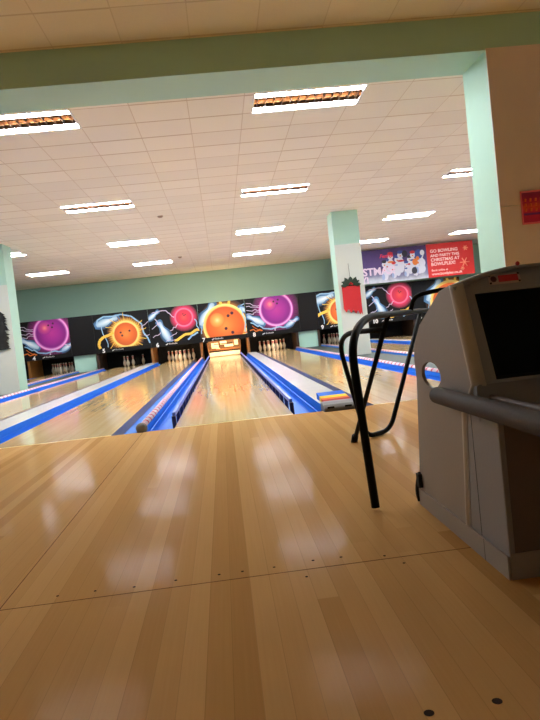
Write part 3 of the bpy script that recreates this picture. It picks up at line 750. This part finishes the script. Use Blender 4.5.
t = thing('black_pennant', 'black ragged tinsel hanging on the left pillar at the picture edge', 'pennant', (-4.80, 14.66, 0))
bm = bmesh.new(); rnd = random.Random(11)
for k in range(34):
    z = 1.80 - k*.0245; w = .20 + rnd.uniform(-.03, .03) - (.10 if k < 3 else 0)
    for s in (-1, 1):
        e = w + rnd.uniform(0, .05)
        vs = [bm.verts.new(p) for p in ((0, -.02, z+.03), (s*w*.8, -.012, z+.035), (s*e, 0, z-.03+rnd.uniform(-.03, .03)), (s*w*.6, -.02, z-.03), (0, -.02, z-.03))]
        bm.faces.new(vs)
o = obj('tinsel_cloth', bm, M['tinsel'], t); sm = o.modifiers.new('s', 'SOLIDIFY'); sm.thickness = .01
bm = bmesh.new(); tube(bm, [(0, .0, 1.8), (0, .02, 2.05)], .004, 6); obj('cord', bm, M['black'], t)

# poster on the near pillar
t = thing('wall_poster', 'pink and orange poster on the brown pillar front at the right edge', 'poster', (2.895, 6.04, 0))
bm = bmesh.new(); box(bm, 0, .36, -.004, 0.002, 1.495, 1.805); obj('sheet', bm, mat('poster_pink', rgb(236, 120, 146), .5), t)
bm = bmesh.new(); box(bm, .014, .346, -.006, -.004, 1.512, 1.788); obj('printed_field', bm, grad_z('poster_field', [(0, rgb(190, 20, 90)), (.35, rgb(214, 40, 84)), (.5, rgb(226, 84, 60)), (.7, rgb(190, 30, 80)), (1, rgb(130, 10, 80))], 1.51, 1.79), t)
bm = bmesh.new()
for z, n in ((1.715, 5), (1.67, 6), (1.625, 4)):
    for k in range(n): tube(bm, [(.04+k*.05, -.007, z-.012), (.045+k*.05, -.007, z+.016)], .009, 6)
obj('printed_marks', bm, mat('poster_orange', rgb(232, 110, 60), .5), t)
bm = bmesh.new(); box(bm, .02, .34, -.007, -.006, 1.578, 1.598); obj('printed_band', bm, mat('poster_violet', rgb(110, 30, 120), .5), t)

# ------------------------------------------------------------------ black tubular ball ramp
t = thing('ball_ramp', 'black bent steel tube ball ramp standing on the approach beside the grey hood', 'ball ramp', (0, 0, 0))
r = .0165
def barx(d): return .60 + (d-2.66)*.42
bm = bmesh.new()
tube(bm, fillet([(.544, 2.644, .012), (.503, 2.635, .790), (barx(5.0), 5.0, .797)], [(.20, .62)], 16), r*1.05, 12); obj('near_rail', bm, M['tubeblack'], t, smooth=True)
bm = bmesh.new()
tube(bm, fillet([(.864, 3.486, .715), (.722, 4.2, .708), (.856, 4.24, .016), (1.058, 4.39, .018), (1.419, 4.636, .79)], [(.34, .17), .09, .09], 12), r*.95, 12); obj('far_leg_loop', bm, M['tubeblack'], t, smooth=True)
bm = bmesh.new(); tube(bm, [(.771, 4.18, .02), (.872, 3.426, .785)], r*.85, 12); c = obj('brace_leg', bm, M['tubeblack'], t, smooth=True)
bm = bmesh.new(); tube(bm, [(.768, 4.20, .0), (.772, 4.165, .045)], r*1.3, 12); obj('rubber_foot', bm, M['black'], c, smooth=True)
bm = bmesh.new()
tube(bm, fillet([(1.220, 4.208, .795), (1.257, 4.21, .896), (1.44, 4.23, .918), (1.70, 4.27, .90), (1.76, 4.3, .80)], [.06, .06, .09], 7), r*.9, 12); obj('top_hoop', bm, M['tubeblack'], t, smooth=True)
bm = bmesh.new()
tube(bm, fillet([(1.76, 4.29, .80), (1.77, 4.6, .80), (1.78, 5.0, .795), (barx(5.0), 5.0, .795)], .1), r*.9, 12)
tube(bm, [(1.78, 5.0, .795), (1.80, 5.05, .0)], r*.9, 12); obj('back_frame', bm, M['tubeblack'], t, smooth=True)

# ------------------------------------------------------------------ ball return
XA, XB = .737, 1.263; XC = (XA+XB)/2; W2 = XC-XA
t = thing('ball_return', 'grey hooded ball return with a dark opening and padded rail at the right', 'ball return', (0, 0, 0))
prof = [(2.10, .0), (2.03, .455), (1.962, .548), (2.058, .835), (2.10, .856), (2.182, .846), (2.312, .79), (2.438, .736), (2.535, .660), (2.552, .60), (2.545, .523), (2.657, .0)]
def yfront(z): return 2.046 - (.855-z)*.36
for s, X in ((1, XA), (-1, XB)):
    bm = bmesh.new()
    outer = [(X, y, z) for y, z in prof]
    ell = [(X, 2.360+.108*math.cos(a), .553+.048*math.sin(a) ) for a in [2*PI*k/28 for k in range(28)]]
    fs = ring_fill(bm, outer, [ell]); thicken(bm, fs, (s*.012, 0, 0))
    obj('side_panel', bm, M['hood'], t)
# rounded front corner posts, the light they catch put into a paler colour
for s, X in ((1, XA), (-1, XB)):
    bm = bmesh.new(); rr = .03; rings = []
    for z in (0, .2, .455, .548, .65, .75, .845, .858):
        yb = (2.10-.154*z if z <= .455 else (yfront(z)+.012 if z >= .548 else 2.0))
        rings.append([bm.verts.new((X + s*rr*(1-math.cos(a)), yb + .03 - rr*math.sin(a) - .02*(z > .5), z)) for a in [PI/2*k/6 for k in range(7)]])
    for A, B in zip(rings, rings[1:]):
        for k in range(6): bm.faces.new((A[k], A[k+1], B[k+1], B[k])).smooth = True
    o = obj('corner_trim', bm, mat('corner_highlight', rgb(190, 182, 170), .5), t); sm = o.modifiers.new('s', 'SOLIDIFY'); sm.thickness = .006; sm.offset = -1
def arch(x, b=.05): return b*(1-((x-XC)/W2)**2)
# front bezel with the ball opening
bm = bmesh.new()
def fp(x, z): return (x, yfront(z), z)
outer = [fp(XA+.022, .548), fp(XB-.022, .548)] + [fp(x, .845+arch(x)) for x in [XB-.022 - (XB-XA-.044)*k/16 for k in range(17)]]
inner = [fp(.803, .549), fp(1.197, .549), fp(1.197, .822), fp(.797, .822)]
inner = [fp(.806, .556), fp(1.194, .556), fp(1.200, .822), fp(.800, .822)]
fs = ring_fill(bm, outer, [inner]); thicken(bm, fs, (0, .014, 0))
obj('front_bezel', bm, M['hood2'], t)
# black liner added behind the opening so that it stays dark
bm = bmesh.new()
q = [(.79, yfront(.55)+.014, .549), (1.21, yfront(.55)+.014, .549), (1.21, yfront(.83)+.014, .832), (.79, yfront(.83)+.014, .832)]
A = [bm.verts.new(p) for p in q]; B = [bm.verts.new((p[0], 2.20, p[2]-.01)) for p in q]
for k in range(4): bm.faces.new((A[k], A[(k+1) % 4], B[(k+1) % 4], B[k]))
bm.faces.new(B)
obj('bay_liner', bm, mat('bay_black', rgb(7, 7, 8), .8), t)
# curved top cover
bm = bmesh.new(); NX = 16; tp = [(2.040, .849)] + prof[4:9]
G = []
for i, (y, z) in enumerate(tp):
    k = max(0, 1 - i*.07)
    G.append([bm.verts.new((XA+(XB-XA)*j/NX, y - .004, z + arch(XA+(XB-XA)*j/NX)*k)) for j in range(NX+1)])
for i in range(len(G)-1):
    for j in range(NX): bm.faces.new((G[i][j], G[i][j+1], G[i+1][j+1], G[i+1][j])).smooth = True
for i in (-1,):
    pass
o = obj('top_cover', bm, M['hood2'], t); sm = o.modifiers.new('s', 'SOLIDIFY'); sm.thickness = .010; sm.offset = -1
bm = bmesh.new(); box(bm, XA+.012, XB-.012, 2.60, 2.615, .0, .40); obj('back_panel', bm, M['hood'], t)
# skirting along the hood foot
bm = bmesh.new(); box(bm, XA-.006, XA, 1.80, 2.655, 0, .068); obj('kick_plate', bm, M['hood'], t)
# black latch at the rear foot
bm = bmesh.new()
tube(bm, fillet([(XA-.004, 2.655, .012), (XA-.010, 2.662, .05), (XA-.006, 2.645, .105), (XA-.006, 2.615, .135)], .03), .009, 10)
box(bm, XA-.016, XA-.001, 2.60, 2.635, .08, .135)
obj('latch', bm, M['black'], t)
# front pedestal under the rack
bm = bmesh.new(); box(bm, XA+.002, XA+.02, 1.80, 2.095, 0.0, .455); obj('pedestal_cheek', bm, M['hood2'], t, bevel=.004)
bm = bmesh.new(); box(bm, XA+.02, XB-.005, 1.803, 2.10, 0.0, .45); obj('pedestal_front', bm, M['pedestal'], t)
bm = bmesh.new(); box(bm, XA+.002, XB, 1.797, 1.802, 0, .075); obj('kick_plate', bm, M['hood'], t)
bm = bmesh.new(); box(bm, XA-.0066, XA-.0055, 1.969, 1.9705, 0, .068); box(bm, XA+.001, XA+.003, 2.0, 2.0015, .068, .45); obj('panel_joint', bm, M['black'], t)
# ball tray behind the rail: end plate with a scooped edge
bm = bmesh.new()
pl = [(.737, .44), (.95, .44), (.945, .47), (.925, .50), (.905, .527), (.885, .543), (.86, .549), (.745, .549), (.737, .543)]
box(bm, XA+.02, XB-.02, 1.955, 1.966, .43, .553, 0); fs = ring_fill(bm, [(x, 1.925, z) for x, z in pl], []); thicken(bm, fs, (0, .03, 0)); obj('tray_end_plate', bm, M['hood2'], t)
bm = bmesh.new()
n = 10; prof2 = [(XC + (W2-.03)*math.cos(PI*k/n), .51 - .05*math.sin(PI*k/n)) for k in range(n+1)]
A = [bm.verts.new((x, 1.0, z)) for x, z in prof2]; B = [bm.verts.new((x, 1.92, z)) for x, z in prof2]
for k in range(n): bm.faces.new((A[k], A[k+1], B[k+1], B[k])).smooth = True
o = obj('ball_tray', bm, M['pedestal'], t); sm = o.modifiers.new('s', 'SOLIDIFY'); sm.thickness = .012
# padded rail round the rack
bm = bmesh.new()
RZ = .494; path = fillet([(.712, 2.235, RZ), (.712, .78, RZ), (1.288, .78, RZ), (1.288, 2.235, RZ)], .25, 10)
tube(bm, path, .029, 16); obj('padded_rail', bm, M['foam'], t, smooth=True, bevel=.008)
bm = bmesh.new()
for X0, X1 in ((.70, .742), (1.258, 1.30)): box(bm, X0, X1, 2.10, 2.20, RZ-.014, RZ+.014)
obj('rail_bracket', bm, M['pedestal'], t)
bm = bmesh.new(); box(bm, .92, 1.08, .95, 1.1, .0, .45); box(bm, .80, 1.20, .86, 1.2, .0, .03); obj('rack_leg', bm, M['pedestal'], t, bevel=.006)
# warning plate
zc = .861; yc = yfront(zc) - .002
pt = Matrix.Translation((.905, yc, zc)) @ Matrix.Rotation(math.radians(-19.8), 4, 'X')
def plate(bm, x0, x1, z0, z1, d, th=.0015, mi=0):
    fs = box(bm, x0, x1, -d-th, -d, z0, z1, mi)
bm = bmesh.new(); plate(bm, -.052, .052, -.018, .018, 0); wp = obj('warning_plate', bm, mat('plate_pale', rgb(196, 176, 172), .5), t, bevel=.003)
bm = bmesh.new(); plate(bm, -.020, .044, -.011, .011, .0016)
pr = obj('red_field', bm, M['red'], wp)
bm = bmesh.new()
vs = [bm.verts.new((-.036+.010*math.cos(2*PI*k/16), -.0034, .010*math.sin(2*PI*k/16))) for k in range(16)]; bm.faces.new(vs)
obj('round_symbol', bm, mat('symbol_dark', rgb(80, 20, 24), .5), wp)
bm = bmesh.new()
for x in (-.047, .047):
    for z in (-.013, .013): plate(bm, x-.003, x+.003, z-.003, z+.003, .0015)
obj('screw', bm, M['black'], wp)
wp.matrix_local = pt
bm = bmesh.new(); bmesh.ops.create_icosphere(bm, subdivisions=2, radius=.007, matrix=Matrix.Translation((.945, 2.03, .903)))
obj('red_stud', bm, M['red'], t, smooth=True)

# ------------------------------------------------------------------ warm fill lamps added out of view behind the camera
bm = bmesh.new()
for i, (x, y) in enumerate([(-2.5, -2.2), (2.5, -2.2)]):
    tt = thing('fill_lamp', 'added warm fill lamp behind the camera, ' + ('left one' if i == 0 else 'right one'), 'fill lamp', (x, y, H2))
    b2 = bmesh.new(); lathe(b2, [(.20, -.05), (.21, -.02), (.21, 0)], 24); obj('fill_housing', b2, M['frame'], tt)
    b2 = bmesh.new(); lathe(b2, [(.05, -.065), (.16, -.06), (.195, -.05)], 24); obj('fill_glass', b2, estrip(f'fill_lamp_glow_{i}', (1.0, .88, .72, 1), 3.5), tt)
bm.free()

# ------------------------------------------------------------------ world / view
w = bpy.data.worlds.new('world'); bpy.context.scene.world = w; w.use_nodes = True
w.node_tree.nodes['Background'].inputs[0].default_value = (.9, .85, .8, 1); w.node_tree.nodes['Background'].inputs[1].default_value = 0.02
sc = bpy.context.scene
sc.view_settings.view_transform = 'Standard'; sc.view_settings.look = 'None'; sc.view_settings.exposure = 1.25; sc.view_settings.gamma = 1
sc.view_settings.use_curve_mapping = False
sc.cycles.max_bounces = 10; sc.cycles.diffuse_bounces = 8
sc.cycles.use_denoising = True
